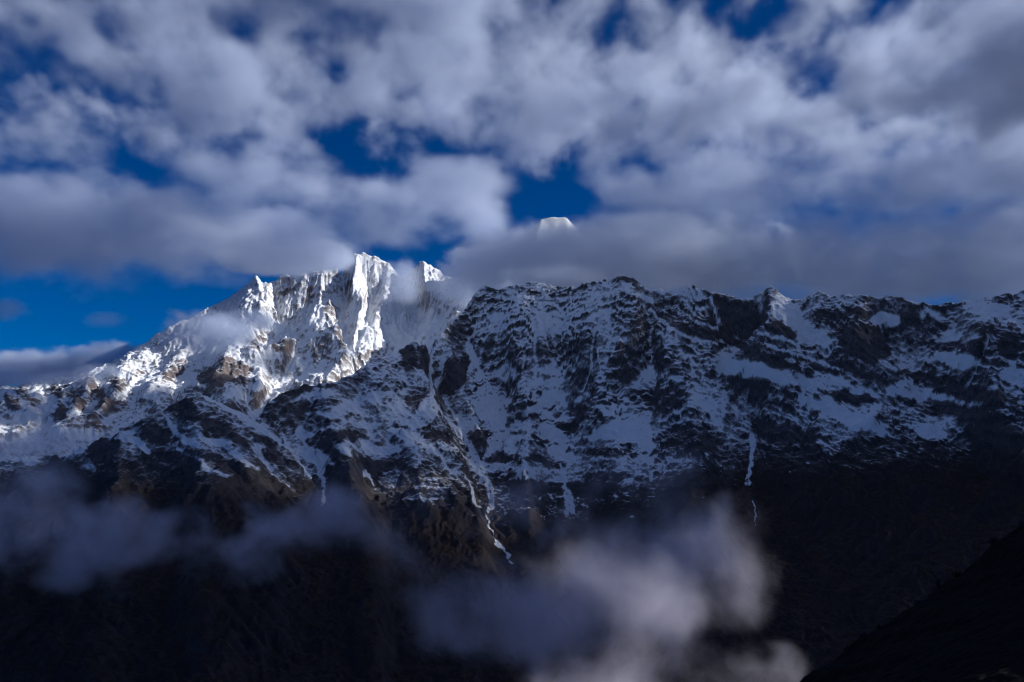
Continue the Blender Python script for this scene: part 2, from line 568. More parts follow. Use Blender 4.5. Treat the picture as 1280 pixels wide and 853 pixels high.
fields = [
    (1000, 404, 46, 14, 38, .9), (1025, 425, 24, 10, 40, .6), (1195, 451, 36, 9, 8, 1.0), (1140, 489, 36, 8, 10, .8), (1045, 476, 32, 6, 14, .8), (1108, 399, 22, 9, 0, .9), (1165, 395, 20, 8, 10, .6), (1243, 386, 26, 10, 10, .8), (1190, 420, 14, 8, 0, .5), (1268, 466, 16, 14, 20, .9),
    (1060, 521, 68, 12, 22, 1.0), (928, 460, 50, 12, 14, 1.0), (990, 474, 60, 9, 17, .8), (1070, 486, 50, 6, 15, .5), (1180, 498, 50, 5, 10, .6), (1160, 540, 24, 10, 10, .5),
    (850, 363, 36, 9, 12, .8), (808, 374, 16, 4, 25, .7), (894, 386, 4, 20, 8, .8), (880, 372, 12, 5, 30, .5), (935, 372, 14, 7, 20, .5), (945, 372, 8, 18, 0, .4), (955, 395, 20, 7, 35, .5), (870, 384, 30, 4, 25, .4),
    (632, 464, 16, 16, 60, .7), (655, 480, 14, 8, 0, .5), (700, 460, 40, 7, -8, .35), (690, 478, 30, 6, -14, .45), (548, 440, 17, 26, 0, .4), (660, 400, 60, 26, -8, .30), (720, 400, 50, 26, -4, .28), (610, 405, 30, 24, 0, .22),
    (678, 504, 27, 7, -34, .95), (727, 494, 15, 5, -40, .6), (690, 543, 24, 11, 12, .9), (700, 556, 10, 12, 0, .6), (657, 533, 18, 8, 0, .6), (640, 549, 10, 10, 0, .6), (765, 538, 32, 11, -14, .95), (800, 548, 20, 5, 25, .7), (625, 583, 16, 4, -12, .8), (662, 592, 20, 6, 12, .6), (745, 575, 20, 5, 0, .2),
    (600, 505, 10, 26, 16, .4), (622, 500, 16, 20, 0, .25), (585, 525, 14, 16, 0, .3), (780, 425, 12, 6, 20, .4), (800, 440, 20, 5, 25, .3), (830, 470, 34, 6, 20, .3), (900, 510, 12, 26, 5, .3), (868, 500, 26, 8, 10, .35), (845, 575, 30, 6, 0, .2), (850, 520, 18, 8, 0, .3), (960, 520, 22, 10, 10, .3),
    (452, 529, 28, 6, 8, .8), (433, 562, 24, 6, 14, .6), (400, 575, 26, 9, 30, .8), (471, 562, 32, 6, 8, .7), (385, 545, 22, 6, 30, .7), (420, 515, 40, 6, -6, .6), (465, 500, 40, 7, -10, .5), (500, 510, 20, 10, 0, .5), (540, 512, 5, 18, -20, .6), (540, 565, 14, 5, 20, .5), (505, 545, 24, 6, 10, .55), (400, 492, 40, 7, -10, .5),
    (290, 513, 52, 4, 29, .95), (330, 538, 34, 5, 36, .8), (285, 563, 60, 5, 30, .7), (180, 560, 50, 4, 36, .7), (225, 540, 40, 4, 32, .7), (255, 580, 50, 4, 34, .5), (330, 575, 40, 5, 40, .7), (160, 540, 26, 4, -35, .5), (100, 562, 30, 5, -35, .6), (22, 574, 34, 7, 0, .6), (120, 585, 40, 5, 35, .4), (350, 600, 24, 4, 40, .5),
    (1078, 429, 34, 22, 20, -1.3), (1040, 394, 22, 7, 10, -.7), (1136, 398, 15, 9, 0, -.8), (1075, 393, 24, 6, 6, -.8), (1120, 374, 40, 5, 8, -.3), (1262, 434, 17, 18, 0, -1.3), (1160, 474, 42, 5, 8, -.8), (1215, 492, 54, 9, 10, -.8), (1068, 463, 46, 6, 18, -1.0), (1060, 495, 40, 7, 10, -1.0), (1190, 515, 60, 10, 12, -.7), (1235, 410, 20, 8, 10, -.5), (1180, 432, 26, 7, 5, -.5),
    (782, 344, 16, 9, 0, -.9), (798, 351, 7, 8, 0, -.8), (911, 396, 13, 22, -12, -.6), (851, 406, 54, 6, 28, -.8), (935, 436, 72, 6, 24, -1.0), (973, 411, 26, 11, 30, -.9), (935, 478, 17, 8, 0, -.9), (880, 408, 20, 12, 20, -.4), (1010, 452, 50, 5, 20, -.7), (820, 500, 50, 16, 0, -.6), (860, 550, 50, 18, 0, -.6), (825, 450, 40, 8, 20, -.35), (790, 470, 24, 10, 0, -.3), (980, 540, 40, 14, 15, -.7),
    (640, 346, 12, 6, 0, -.4), (700, 350, 50, 6, 0, -.4), (575, 466, 9, 28, 18, -1.1), (561, 470, 7, 30, 15, -1.0), (712, 535, 13, 9, 0, -1.0), (598, 547, 18, 12, 0, -.6), (618, 572, 24, 10, 0, -1.0), (650, 574, 12, 7, 0, -.8), (682, 576, 24, 7, 8, -.8), (640, 604, 40, 6, 0, -.8), (700, 612, 80, 10, 0, -.8), (630, 510, 10, 10, 0, -.3), (745, 520, 30, 8, 5, -.4), (760, 565, 40, 8, 0, -.5), (720, 430, 40, 8, 0, -.2), (690, 440, 26, 7, 0, -.3),
    (512, 446, 15, 18, 0, -.9), (409, 549, 34, 7, -8, -.8), (481, 581, 30, 8, 10, -.9), (440, 545, 30, 6, 5, -.5), (375, 485, 22, 8, 0, -.6), (520, 500, 14, 22, 20, -.7), (235, 514, 24, 12, 20, -.7), (125, 562, 26, 14, 0, -.5), (200, 545, 24, 12, 20, -.5), (280, 542, 40, 9, 30, -.7), (330, 556, 30, 6, 36, -.6), (210, 580, 40, 12, 20, -.5), (300, 590, 40, 10, 20, -.5), (545, 545, 20, 10, 10, -.5), (440, 590, 40, 12, 0, -.5),
]
runs = [
    [(584, 424, 3), (592, 448, 5), (602, 468, 5), (612, 485, 3), (630, 515, 3), (622, 545, 2.5), (606, 575, 2.5)],
    [(540, 430, 2), (538, 470, 3), (542, 505, 3), (560, 525, 3), (582, 548, 4), (594, 568, 5), (603, 590, 5), (610, 608, 5), (616, 625, 5.5), (611, 640, 2.5)],
    [(607, 643, 1.5), (612, 660, 2), (622, 680, 2.5), (634, 695, 4), (638, 705, 2)],
    [(655, 576, 3), (662, 590, 5), (672, 600, 3)], [(700, 580, 2), (704, 600, 3.5), (710, 618, 4), (711, 628, 7), (712, 638, 10)],
    [(583, 597, 2), (590, 612, 2), (594, 630, 3.5), (600, 634, 2)],
    [(372, 540, 3), (385, 560, 5), (398, 578, 6), (404, 600, 4), (406, 618, 4), (404, 632, 2)], [(352, 545, 3), (372, 575, 4), (390, 598, 3)],
    [(940, 546, 5), (942, 562, 3), (938, 582, 2.2), (934, 606, 4.2)], [(940, 626, 1), (942, 636, 1.6), (946, 658, .8)], [(816, 594, 4), (813, 600, 3)],
    [(812, 388, 2.5), (840, 412, 3), (868, 425, 3.5), (896, 431, 2)], [(870, 403, 2), (896, 411, 3)], [(948, 416, 2.5), (985, 426, 4), (1000, 434, 2)], [(956, 430, 2), (1010, 448, 3), (1050, 462, 2)],
    [(720, 388, 1.2), (748, 385, 1.2), (760, 398, 1)], [(620, 372, 2), (650, 372, 2.5), (700, 374, 2.5), (740, 370, 2.5), (790, 362, 2.5)], [(632, 356, 1.5), (640, 368, 3)], [(664, 352, 2), (686, 372, 3)],
    [(455, 590, 3), (466, 606, 2)], [(520, 560, 2), (524, 576, 2.5)], [(748, 435, 1.3), (752, 470, 1.3)],
]
line_z = np.interp(PX, [0, 250, 420, 600, 720, 860, 960, 1100, 1200, 1300], [-60, -60, -110, -140, -170, -40, 20, 60, 60, 90]).astype(np.float32)
alt = (Z - line_z + 90 * fbm(X / 260, Y / 260, 4, 61)) / 240
mid = sstep(570, 620, PX) * sstep(880, 790, PX)
snow = 0.5 + np.where(alt < 0, 0.8, 0.55) * np.clip(alt, -2.2, 0.55) + (nz - 0.70) * 1.9 + np.clip(curv * 0.045, -.35, .4) + 0.06 * (F - 1.0) * sstep(-0.3, 0.6, alt) - 0.12
snow = snow + up * (0.4 + 0.6 * lfw) * bl * (0.13 - 0.22 * sstep(0.45, 0.72, f2) - 0.18 * sstep(0.5, 0.75, f1)) * (1 + 1.1 * mid) - 0.07 * mid
snow = snow + patches(PX, PY, fields, 83) * 1.0 + 0.36 * fbm(X / 150, (Y + Z) / 170, 4, 91) + 0.24 * fbm(X / 20, (Y + Z) / 34, 3, 93, 0.6)
snow = snow - 0.10 - 0.24 * sstep(545, 400, PX) + 0.24 * sstep(560, 620, PX) * sstep(900, 800, PX) + 0.05
run = streaks(PX, PY, runs, 87)
Z = Z + run * 2.0
snow = np.clip(np.maximum(snow, run * (0.75 + 0.7 * fbm(X / 22, Y / 22, 3, 95))), -1, 1.4)
turf = sstep(80, -200, Z - line_z) * (0.75 + 0.25 * sstep(0.6, 0.8, nz))
strat = np.clip(sstep(0.55, 0.9, f1), 0, 1) * up
keep = (PY < 960) & (PX > -170) & (PX < 1480)
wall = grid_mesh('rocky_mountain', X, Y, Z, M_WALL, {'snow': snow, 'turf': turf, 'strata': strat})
tag(wall, 'dark layered rock wall dusted with snow, with a jagged crest and white gullies', 'mountain', kind='structure')
print('wall', wall.data.vertices.__len__(), time.time() - T0)

# ------------------------------------------------------------------ the sunlit snow mountain behind it
def deeper(seq):
    return [(px, py, 9000 - (9000 - Y) * 1.4 if Y < 9000 else Y) for px, py, Y in seq]


sky_line = [(-180, 500, 7900), (-80, 486, 7950), (0, 482, 8000), (50, 474, 8050), (100, 468, 8150), (140, 452, 8300), (165, 436, 8400), (176, 429, 8450), (200, 414, 8550), (226, 400, 8650), (240, 394, 8700), (262, 383, 8760), (278, 376, 8800), (294, 366, 8830),
            (306, 357, 8850), (313, 350, 8860), (319, 340, 8865), (327, 351, 8870), (340, 350, 8880), (353, 341, 8880), (370, 341, 8880), (386, 339, 8880), (402, 340, 8870), (420, 334, 8920), (434, 322, 8960), (446, 315, 8980), (456, 313, 9000), (468, 318, 9010), (486, 326, 9020),
            (500, 344, 9020), (512, 338, 9010), (520, 328, 9000), (527, 321, 8990), (536, 326, 8990), (548, 331, 8980), (556, 345, 8960), (572, 346, 8930), (590, 334, 8900), (620, 312, 8850), (660, 305, 8780), (720, 315, 8700), (800, 350, 8600)]  # right end: hidden arm, raised to shade the face left of it
s_ridges = [
    [(402, 340, 8870), (396, 370, 8760), (382, 392, 8640), (368, 412, 8530), (356, 432, 8400)],
    [(402, 340, 8870), (412, 380, 8700), (424, 420, 8480), (428, 450, 8300), (410, 470, 8150)],
    [(446, 315, 8980), (440, 345, 8870), (438, 360, 8800)],
    [(468, 318, 9010), (455, 365, 8800), (448, 395, 8660), (440, 425, 8500)],
    [(486, 326, 9020), (478, 375, 8830), (465, 405, 8690)],
    [(500, 344, 9020), (500, 385, 8880), (482, 412, 8740)],
    [(527, 321, 8990), (530, 355, 8880), (545, 374, 8800), (560, 372, 8780)],
    [(560, 343, 8950), (572, 380, 8700), (582, 420, 8350), (575, 460, 8000), (560, 500, 7700)],
    [(340, 350, 8880), (330, 375, 8740), (320, 395, 8640)],
    [(294, 366, 8830), (305, 385, 8680), (310, 405, 8560), (318, 430, 8380), (326, 455, 8200), (325, 480, 8020), (310, 500, 7900)],
    [(310, 405, 8560), (290, 430, 8330), (272, 452, 8130), (270, 480, 7900), (285, 505, 7750)],
    [(226, 400, 8650), (225, 440, 8350), (205, 465, 8120), (185, 490, 7900)],
    [(165, 436, 8400), (150, 460, 8130), (140, 490, 7850), (120, 520, 7600)],
    [(100, 468, 8150), (112, 475, 8000), (95, 500, 7750), (75, 530, 7500)],
    [(20, 480, 8020), (15, 500, 7800), (30, 520, 7600)],
]
s_gullies = [
    [(412, 365, 8800), (395, 400, 8640), (380, 420, 8530), (365, 450, 8330), (348, 480, 8120), (325, 515, 7850), (300, 545, 7600)],
    [(428, 345, 8930), (432, 380, 8760), (430, 405, 8620), (434, 440, 8430)],
    [(462, 360, 8880), (460, 390, 8740), (455, 420, 8560)],
    [(520, 370, 8890), (520, 400, 8760), (500, 430, 8560), (470, 460, 8350), (440, 500, 8050)],
    [(345, 375, 8790), (350, 400, 8640), (342, 420, 8510), (335, 440, 8370)],
    [(262, 400, 8620), (255, 440, 8300), (235, 480, 7980), (215, 520, 7650)],
    [(195, 440, 8330), (175, 475, 8000), (165, 510, 7700), (130, 545, 7350)],
    [(130, 475, 8050), (120, 490, 7850), (105, 525, 7530)],
    [(55, 485, 7960), (55, 510, 7700), (50, 545, 7350), (60, 600, 6900)],
]
low = [(x, 640, 6300) for x in range(-260, 900, 100)] + [(600, 420, 8450), (660, 430, 8300), (760, 470, 8000)]
s_ridges = [[(a, b, c - (70 if i else 0)) for i, (a, b, c) in enumerate(r)] for r in s_ridges]
s_gullies = [[(a, b, c + (50 if i else 20)) for i, (a, b, c) in enumerate(r)] for r in s_gullies]
s_ridges, s_gullies, sky_line, low = [deeper(q) for q in s_ridges], [deeper(q) for q in s_gullies], deeper(sky_line), deeper(low)
x0, x1, y0, y1 = -5200.0, 600.0, 5300.0, 9950.0
extra = [tuple(pt(*p)) for p in low] + behind(sky_line, 700, 700) + behind(sky_line[::3], 1700, 1600) + [(-6500, 10600, -600), (-6500, 5000, -600), (1500, 5000, -400), (2200, 10600, -400)]
H = tin([L(sky_line)] + [L(r) for r in s_ridges] + [L(g) for g in s_gullies], extra, x0, x1, y0, y1, C0)
H = blur(H, 1)
ny, nx = H.shape
X, Y = np.meshgrid(x0 + C0 * np.arange(nx, dtype=np.float32), y0 + C0 * np.arange(ny, dtype=np.float32))
crestd = np.full(H.shape, 1e9, np.float32)
cw = np.array([tuple(pt(*p)) for p in sky_line])
for a, b in zip(cw[:-1], cw[1:]):
    e = b[:2] - a[:2]
    t = np.clip(((X - a[0]) * e[0] + (Y - a[1]) * e[1]) / float(e @ e), 0, 1)
    crestd = np.minimum(crestd, np.hypot(X - a[0] - t * e[0], Y - a[1] - t * e[1]))
amp = 0.18 + 0.82 * sstep(40, 400, crestd)
wxx = fbm(X / 300, Y / 300, 3, 171) * 80
H = H + amp * ((ridged((X + wxx) / 620, (Y - wxx) / 620, 4, 105, 0.42) - 0.5) * 75 + (ridged((X - 0.8 * Y + wxx) / 300, (Y + 0.8 * X) / 900, 4, 115, 0.45) - 0.5) * 55 * (0.15 + 0.85 * sstep(-1800, -1300, X)) + (ridged((X + wxx) / 210, (Y + wxx) / 210, 4, 119, 0.5) - 0.5) * 50)
flow = 0
for s in range(2):
    H, fl = erode(H, C0, 30000, 90, 200 + s, k_er=0.15, cap=2.5)
    flow = flow + fl
    H = blur(H, 1) * 0.4 + H * 0.6
CS = 6.0
xs, ys = np.arange(x0, x1, CS, dtype=np.float32), np.arange(y0 + 20, y1 - 60, CS, dtype=np.float32)
X, Y = np.meshgrid(xs, ys)
Z = upsample(H, x0, y0, C0, X, Y)
F = np.log1p(upsample(blur(flow, 1), x0, y0, C0, X, Y))
w9 = fbm(X / 200, Y / 200, 3, 157) * 60
Z = Z + (ridged((X - 0.8 * Y + w9) / 110, (Y + 0.8 * X) / 330, 4, 151, 0.6) - 0.5) * (5 + 20 * sstep(-1800, -1300, X)) + (ridged((X + w9) / 95, (Y + Z - w9) / 150, 4, 155, .6) - 0.5) * 24 + fbm(X / 24, (Y + Z) / 38, 3, 153) * 6 + np.abs(perlin(X / 38, (Y + Z) / 60, 159)) * 9
nz, gx, gy = slope_nz(Z, CS)
curv = blur(Z, 3) - Z
PX, PY = proj(X, Y, Z)
fields = [(215, 419, 34, 6, -30, -.5), (222, 460, 22, 9, -40, -.7), (212, 474, 16, 8, -20, -.6), (266, 470, 20, 13, 0, -.9), (296, 464, 28, 15, 36, -1.1), (276, 478, 18, 12, -20, -.8), (245, 490, 22, 8, 0, -.6), (275, 414, 24, 6, 20, -.6), (320, 426, 13, 8, 0, -.6), (330, 406, 10, 6, 0, -.5), (362, 366, 10, 7, 0, -.7), (386, 366, 6, 11, 20, -.7),
          (418, 402, 10, 34, -18, -.7), (400, 440, 13, 20, 0, -.5), (350, 430, 12, 10, 0, -.4), (22, 482, 22, 10, 32, -.9), (15, 505, 20, 9, 35, -.9), (70, 488, 15, 8, 30, -.9), (76, 512, 13, 11, 10, -1.0), (95, 492, 14, 7, 20, -.8), (112, 480, 24, 8, 35, -.9), (130, 502, 18, 12, 32, -.8), (110, 517, 26, 9, 40, -.8), (152, 480, 26, 8, 35, -.8), (150, 507, 20, 9, 25, -.7), (182, 460, 22, 7, -30, -.5), (40, 500, 12, 6, 30, -.6),
          (165, 480, 14, 14, 30, .7), (188, 492, 18, 9, 30, .7), (60, 512, 10, 18, 0, .6), (90, 542, 44, 10, 10, .8), (40, 524, 30, 8, 25, .7), (480, 400, 80, 40, 0, .5), (450, 335, 30, 20, 0, .5), (535, 345, 20, 20, 0, .5), (292, 488, 30, 8, 32, .5), (318, 478, 12, 16, -30, .6), (330, 445, 14, 24, -20, .4), (262, 440, 20, 8, 20, .4), (385, 400, 12, 20, 20, .3)]
alt = (Z - 400) / 900
snow = 0.72 + 0.3 * np.clip(alt, -1, 1) + (nz - 0.62) * 1.7 + np.clip(curv * 0.03, -.3, .3) + 0.05 * (F - 1.5)
snow = snow + patches(PX, PY, fields, 183) * 0.75 + 0.35 * fbm(X / 90, (Y + Z) / 150, 4, 191) + 0.25 * fbm(X / 26, (Y + Z) / 44, 3, 193)
snow = np.clip(snow, -1, 1.4)
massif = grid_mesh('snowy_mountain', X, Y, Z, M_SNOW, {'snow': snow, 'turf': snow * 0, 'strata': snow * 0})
tag(massif, 'bright snow covered mountain in sunlight with fluted twin summits', 'mountain', kind='structure')
print('massif', time.time() - T0)

# ------------------------------------------------------------------ the far summit in the gap of the clouds
tip = [(600, 330, 14000), (640, 305, 14000), (660, 290, 14000), (672, 278, 14000), (677, 273, 14000), (690, 271, 14020), (704, 271, 14030), (709, 272, 14030), (713, 277, 14020), (728, 292, 14000), (752, 330, 14000), (775, 380, 14000)]
C1 = 14.0
x0, x1, y0, y1 = -1200.0, 2400.0, 12300.0, 15400.0
H = tin([L(tip), L([(677, 273, 14000), (668, 300, 13700), (660, 350, 13000)]), L([(709, 272, 14030), (712, 300, 13750), (720, 350, 13100)]), L([(692, 290, 13850), (690, 350, 13200)])],
        [tuple(pt(x, 420, 12500)) for x in range(520, 940, 60)] + behind(tip, 900, 900) + [(-2000, 11900, 500), (3000, 11900, 500), (3000, 16000, 500), (-2000, 16000, 500)], x0, x1, y0, y1, C1)
ny, nx = H.shape
X, Y = np.meshgrid(x0 + C1 * np.arange(nx, dtype=np.float32), y0 + C1 * np.arange(ny, dtype=np.float32))
Z = blur(H, 1) + (ridged(X / 260, Y / 260, 5, 301) - 0.5) * 18
nz, gx, gy = slope_nz(Z, C1)
snow = np.clip(0.95 + (nz - 0.5) * 1.2 + 0.3 * fbm(X / 90, Y / 90, 3, 311), 0, 1.4)
far = grid_mesh('mountain_peak', X, Y, Z, M_SNOW, {'snow': snow, 'turf': snow * 0, 'strata': snow * 0})
tag(far, 'far white summit showing through a blue gap in the clouds', 'mountain peak', kind='structure')

# ------------------------------------------------------------------ valley ground out to the horizon
t = NT('valley_ground')
geo = t.n('ShaderNodeNewGeometry').outputs['Position']
b = t.n('ShaderNodeBsdfPrincipled', ins={'Base Color': t.mix(t.ramp(t.noise(geo, 0.004, 6), 0.35, 0.65), (0.03, 0.026, 0.018), (0.055, 0.045, 0.03)), 'Roughness': 0.95})
t.t.links.new(b.outputs[0], t.out.inputs[0])
g = np.concatenate([-np.geomspace(60000, 3000, 12), np.linspace(-2500, 2500, 21), np.geomspace(3000, 60000, 12)]).astype(np.float32)
X, Y = np.meshgrid(g, g + 5000)
Z = -1150 + 60 * fbm(X / 1500, Y / 1500, 4, 401)
tag(grid_mesh('ground', X, Y, Z.astype(np.float32), t.m, {}), 'dark valley ground below the mountains', 'ground', kind='structure')

# ------------------------------------------------------------------ the near hillside
t = NT('hillside_heath')
geo = t.n('ShaderNodeNewGeometry').outputs['Position']
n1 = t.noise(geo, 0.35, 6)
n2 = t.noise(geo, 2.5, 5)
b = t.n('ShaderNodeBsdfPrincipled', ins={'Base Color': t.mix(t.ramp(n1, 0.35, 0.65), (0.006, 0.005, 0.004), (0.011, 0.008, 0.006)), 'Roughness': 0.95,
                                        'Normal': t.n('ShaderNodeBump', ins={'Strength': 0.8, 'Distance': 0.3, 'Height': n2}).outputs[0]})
b.inputs['Specular IOR Level'].default_value = 0.1
t.t.links.new(b.outputs[0], t.out.inputs[0])
M_HILL = t.m
hs = [(985, 870), (1002, 848), (1030, 832), (1040, 826), (1058, 812), (1077, 795), (1100, 786), (1112, 779), (1130, 764), (1143, 757), (1158, 748), (1168, 737), (1180, 728), (1192, 723), (1204, 716), (1216, 704), (1226, 694), (1236, 684), (1244, 678), (1256, 671), (1270, 661), (1283, 654), (1330, 620), (1400, 570), (1500, 500)]
hill_line = [(px, py, 235 + (px - 1000) * 0.05) for px, py in hs]
front = [tuple(p) for p in L([(980, 960, 150), (1060, 900, 165), (1140, 850, 175), (1220, 800, 185), (1290, 760, 190), (1400, 690, 195), (1520, 620, 200)])]
base = [tuple(p) for p in L([(940, 1150, 90), (1100, 1100, 100), (1250, 1000, 110), (1420, 900, 120), (1600, 780, 130)])]
C1 = 0.45
x0, x1, y0, y1 = 25.0, 160.0, 100.0, 300.0
H = tin([L(hill_line), front, base], behind(hill_line, 60, 40) + [(0, 60, -90), (0, 400, -200), (260, 60, 20), (260, 400, 0)], x0, x1, y0, y1, C1)
ny, nx = H.shape
X, Y = np.meshgrid(x0 + C1 * np.arange(nx, dtype=np.float32), y0 + C1 * np.arange(ny, dtype=np.float32))
Z = blur(H, 2) + fbm(X / 7, Y / 7, 4, 501) * 0.7 + fbm(X / 1.6, Y / 1.6, 3, 511) * 0.35
HILL = (X, Y, Z, x0, y0, C1)
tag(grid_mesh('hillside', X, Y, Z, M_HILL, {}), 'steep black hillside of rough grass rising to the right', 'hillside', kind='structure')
print('hill', time.time() - T0)


# ------------------------------------------------------------------ shrubs and boulders on its edge
def plain(name, ca, cb, scale, rough=0.9):
    t = NT(name)
    geo = t.n('ShaderNodeNewGeometry').outputs['Position']
    b = t.n('ShaderNodeBsdfPrincipled', ins={'Base Color': t.mix(t.ramp(t.noise(geo, scale, 4), 0.35, 0.65), ca, cb), 'Roughness': rough})
    b.inputs['Specular IOR Level'].default_value = 0.1
    t.t.links.new(b.outputs[0], t.out.inputs[0])
    return t.m


M_LEAF = plain('shrub_leaves', (0.010, 0.012, 0.007), (0.018, 0.018, 0.010), 3.0)
M_STEM = plain('shrub_stems', (0.02, 0.015, 0.01), (0.03, 0.022, 0.016), 6.0)
M_ROCK = plain('boulder_rock', (0.03, 0.028, 0.027), (0.05, 0.046, 0.043), 1.5)


def on_hill(px, Y=None):
    py = np.interp(px, [p[0] for p in hs], [p[1] for p in hs])
    p = pt(px, py, 235 + (px - 1000) * 0.05)
    hx, hy, hz, ax, ay, c = HILL
    return Vector((p.x, p.y, float(hz[int(round((p.y - ay) / c)), int(round((p.x - ax) / c))])))


def mesh_obj(name, verts, faces, mat, parent=None):
    me = bpy.data.meshes.new(name)
    me.from_pydata(verts, [], faces)
    me.materials.append(mat)
    o = bpy.data.objects.new(name, me)
    COL.objects.link(o)
    o.parent = parent
    return o


def shrub(px, rx, rz, label, seed):
    rg = random.Random(seed)
    root = bpy.data.objects.new('shrub', None)
    COL.objects.link(root)
    root.location = on_hill(px) + Vector((0, 0, -0.15))
    tag(root, label, 'shrub', 'shrubs on the edge of the hillside')
    V, Fc, V2, F2 = [], [], [], []
    for k in range(7):
        a = rg.uniform(0, 6.28)
        tip_ = Vector((math.cos(a) * rx * rg.uniform(.2, .8), math.sin(a) * rx * rg.uniform(.2, .8), rz * rg.uniform(.7, 1.9)))
        for q in range(4):                       # tapering stem, three sides
            f = q / 3
            c = tip_ * f + Vector((0, 0, 0.1 * math.sin(f * 3)))
            r = 0.05 * (1 - 0.8 * f)
            for h in range(3):
                V.append(c + Vector((r * math.cos(h * 2.09), r * math.sin(h * 2.09), 0)))
        b0 = len(V) - 12
        for q in range(3):
            for h in range(3):
                Fc.append((b0 + q * 3 + h, b0 + q * 3 + (h + 1) % 3, b0 + q * 3 + 3 + (h + 1) % 3, b0 + q * 3 + 3 + h))
        for q in range(110):                     # leaves gathered round the outer half of the stem
            c = tip_ * rg.uniform(.35, 1.05) + Vector((rg.gauss(0, 1), rg.gauss(0, 1), rg.gauss(0, 1))) * rx * 0.2
            u = Vector((rg.gauss(0, 1), rg.gauss(0, 1), rg.gauss(0, 1))).normalized() * rg.uniform(.08, .17)
            w_ = u.orthogonal().normalized() * u.length * 0.45
            n0 = len(V2)
            V2 += [c - u, c + w_, c + u, c - w_]
            F2.append((n0, n0 + 1, n0 + 2, n0 + 3))
    mesh_obj('stems', V, Fc, M_STEM, root)
    mesh_obj('foliage', V2, F2, M_LEAF, root)


def boulder(px, r, label, seed, dz=0.0):
    import bmesh
    bm = bmesh.new()
    bmesh.ops.create_icosphere(bm, subdivisions=4, radius=1.0)
    rg = random.Random(seed)
    cuts = [(Vector((rg.gauss(0, 1), rg.gauss(0, 1), rg.gauss(0, 1))).normalized(), rg.uniform(.55, .85)) for _ in range(12)]
    for v in bm.verts:
        for n, d in cuts:                        # flat broken faces
            e = v.co.dot(n) - d
            if e > 0:
                v.co -= n * e * 0.9
        v.co += v.co.normalized() * 0.05 * math.sin(v.co.x * 9 + seed) * math.cos(v.co.y * 8) * math.sin(v.co.z * 7 + 1)
        v.co = Vector((v.co.x * r[0], v.co.y * r[1], v.co.z * r[2]))
    me = bpy.data.meshes.new('boulder')
    bm.to_mesh(me)
    bm.free()
    me.materials.append(M_ROCK)
    o = bpy.data.objects.new('boulder', me)
    COL.objects.link(o)
    o.location = on_hill(px) + Vector((0, 0, r[2] * 0.25 + dz))
    o.rotation_euler = (0.1, 0.25, seed)
    tag(o, label, 'boulder', 'boulders on the edge of the hillside')


shrub(1173, 0.7, 1.25, 'small upright dark shrub standing alone on the hillside edge', 3)
shrub(1196, 1.7, 0.9, 'broad low rounded shrub just above the upright shrub on the hillside edge', 4)
shrub(1242, 1.5, 0.8, 'flat dark shrub on the steep upper edge of the hillside', 5)
shrub(1100, 1.3, 0.6, 'low shrub between two boulders on the lower edge of the hillside', 6)
boulder(1147, (1.5, 1.2, 0.8), 'flat black boulder on the hillside edge below the upright shrub', 1)
boulder(1277, (1.1, 1.0, 0.9), 'square black boulder at the right edge, highest on the hillside', 2)
boulder(1079, (1.1, 1.0, 0.9), 'black boulder jutting from the lower hillside edge, beside the low shrub', 5)
boulder(1058, (0.9, 0.9, 0.7), 'lowest small boulder on the hillside edge', 8)

# ------------------------------------------------------------------ clouds
def cloud_mat(name, dens, col=(1, 1, 1), g=0.25):
    t = NT(name)
    a = t.n('ShaderNodeAttribute', attribute_name='density').outputs['Fac']
    v = t.n('ShaderNodeVolumePrincipled', ins={'Color': (*col, 1), 'Anisotropy': g, 'Density Attribute': '', 'Density': t.math('MULTIPLY', a, dens)})
    t.t.links.new(v.outputs[0], t.out.inputs[1])
    return t.m


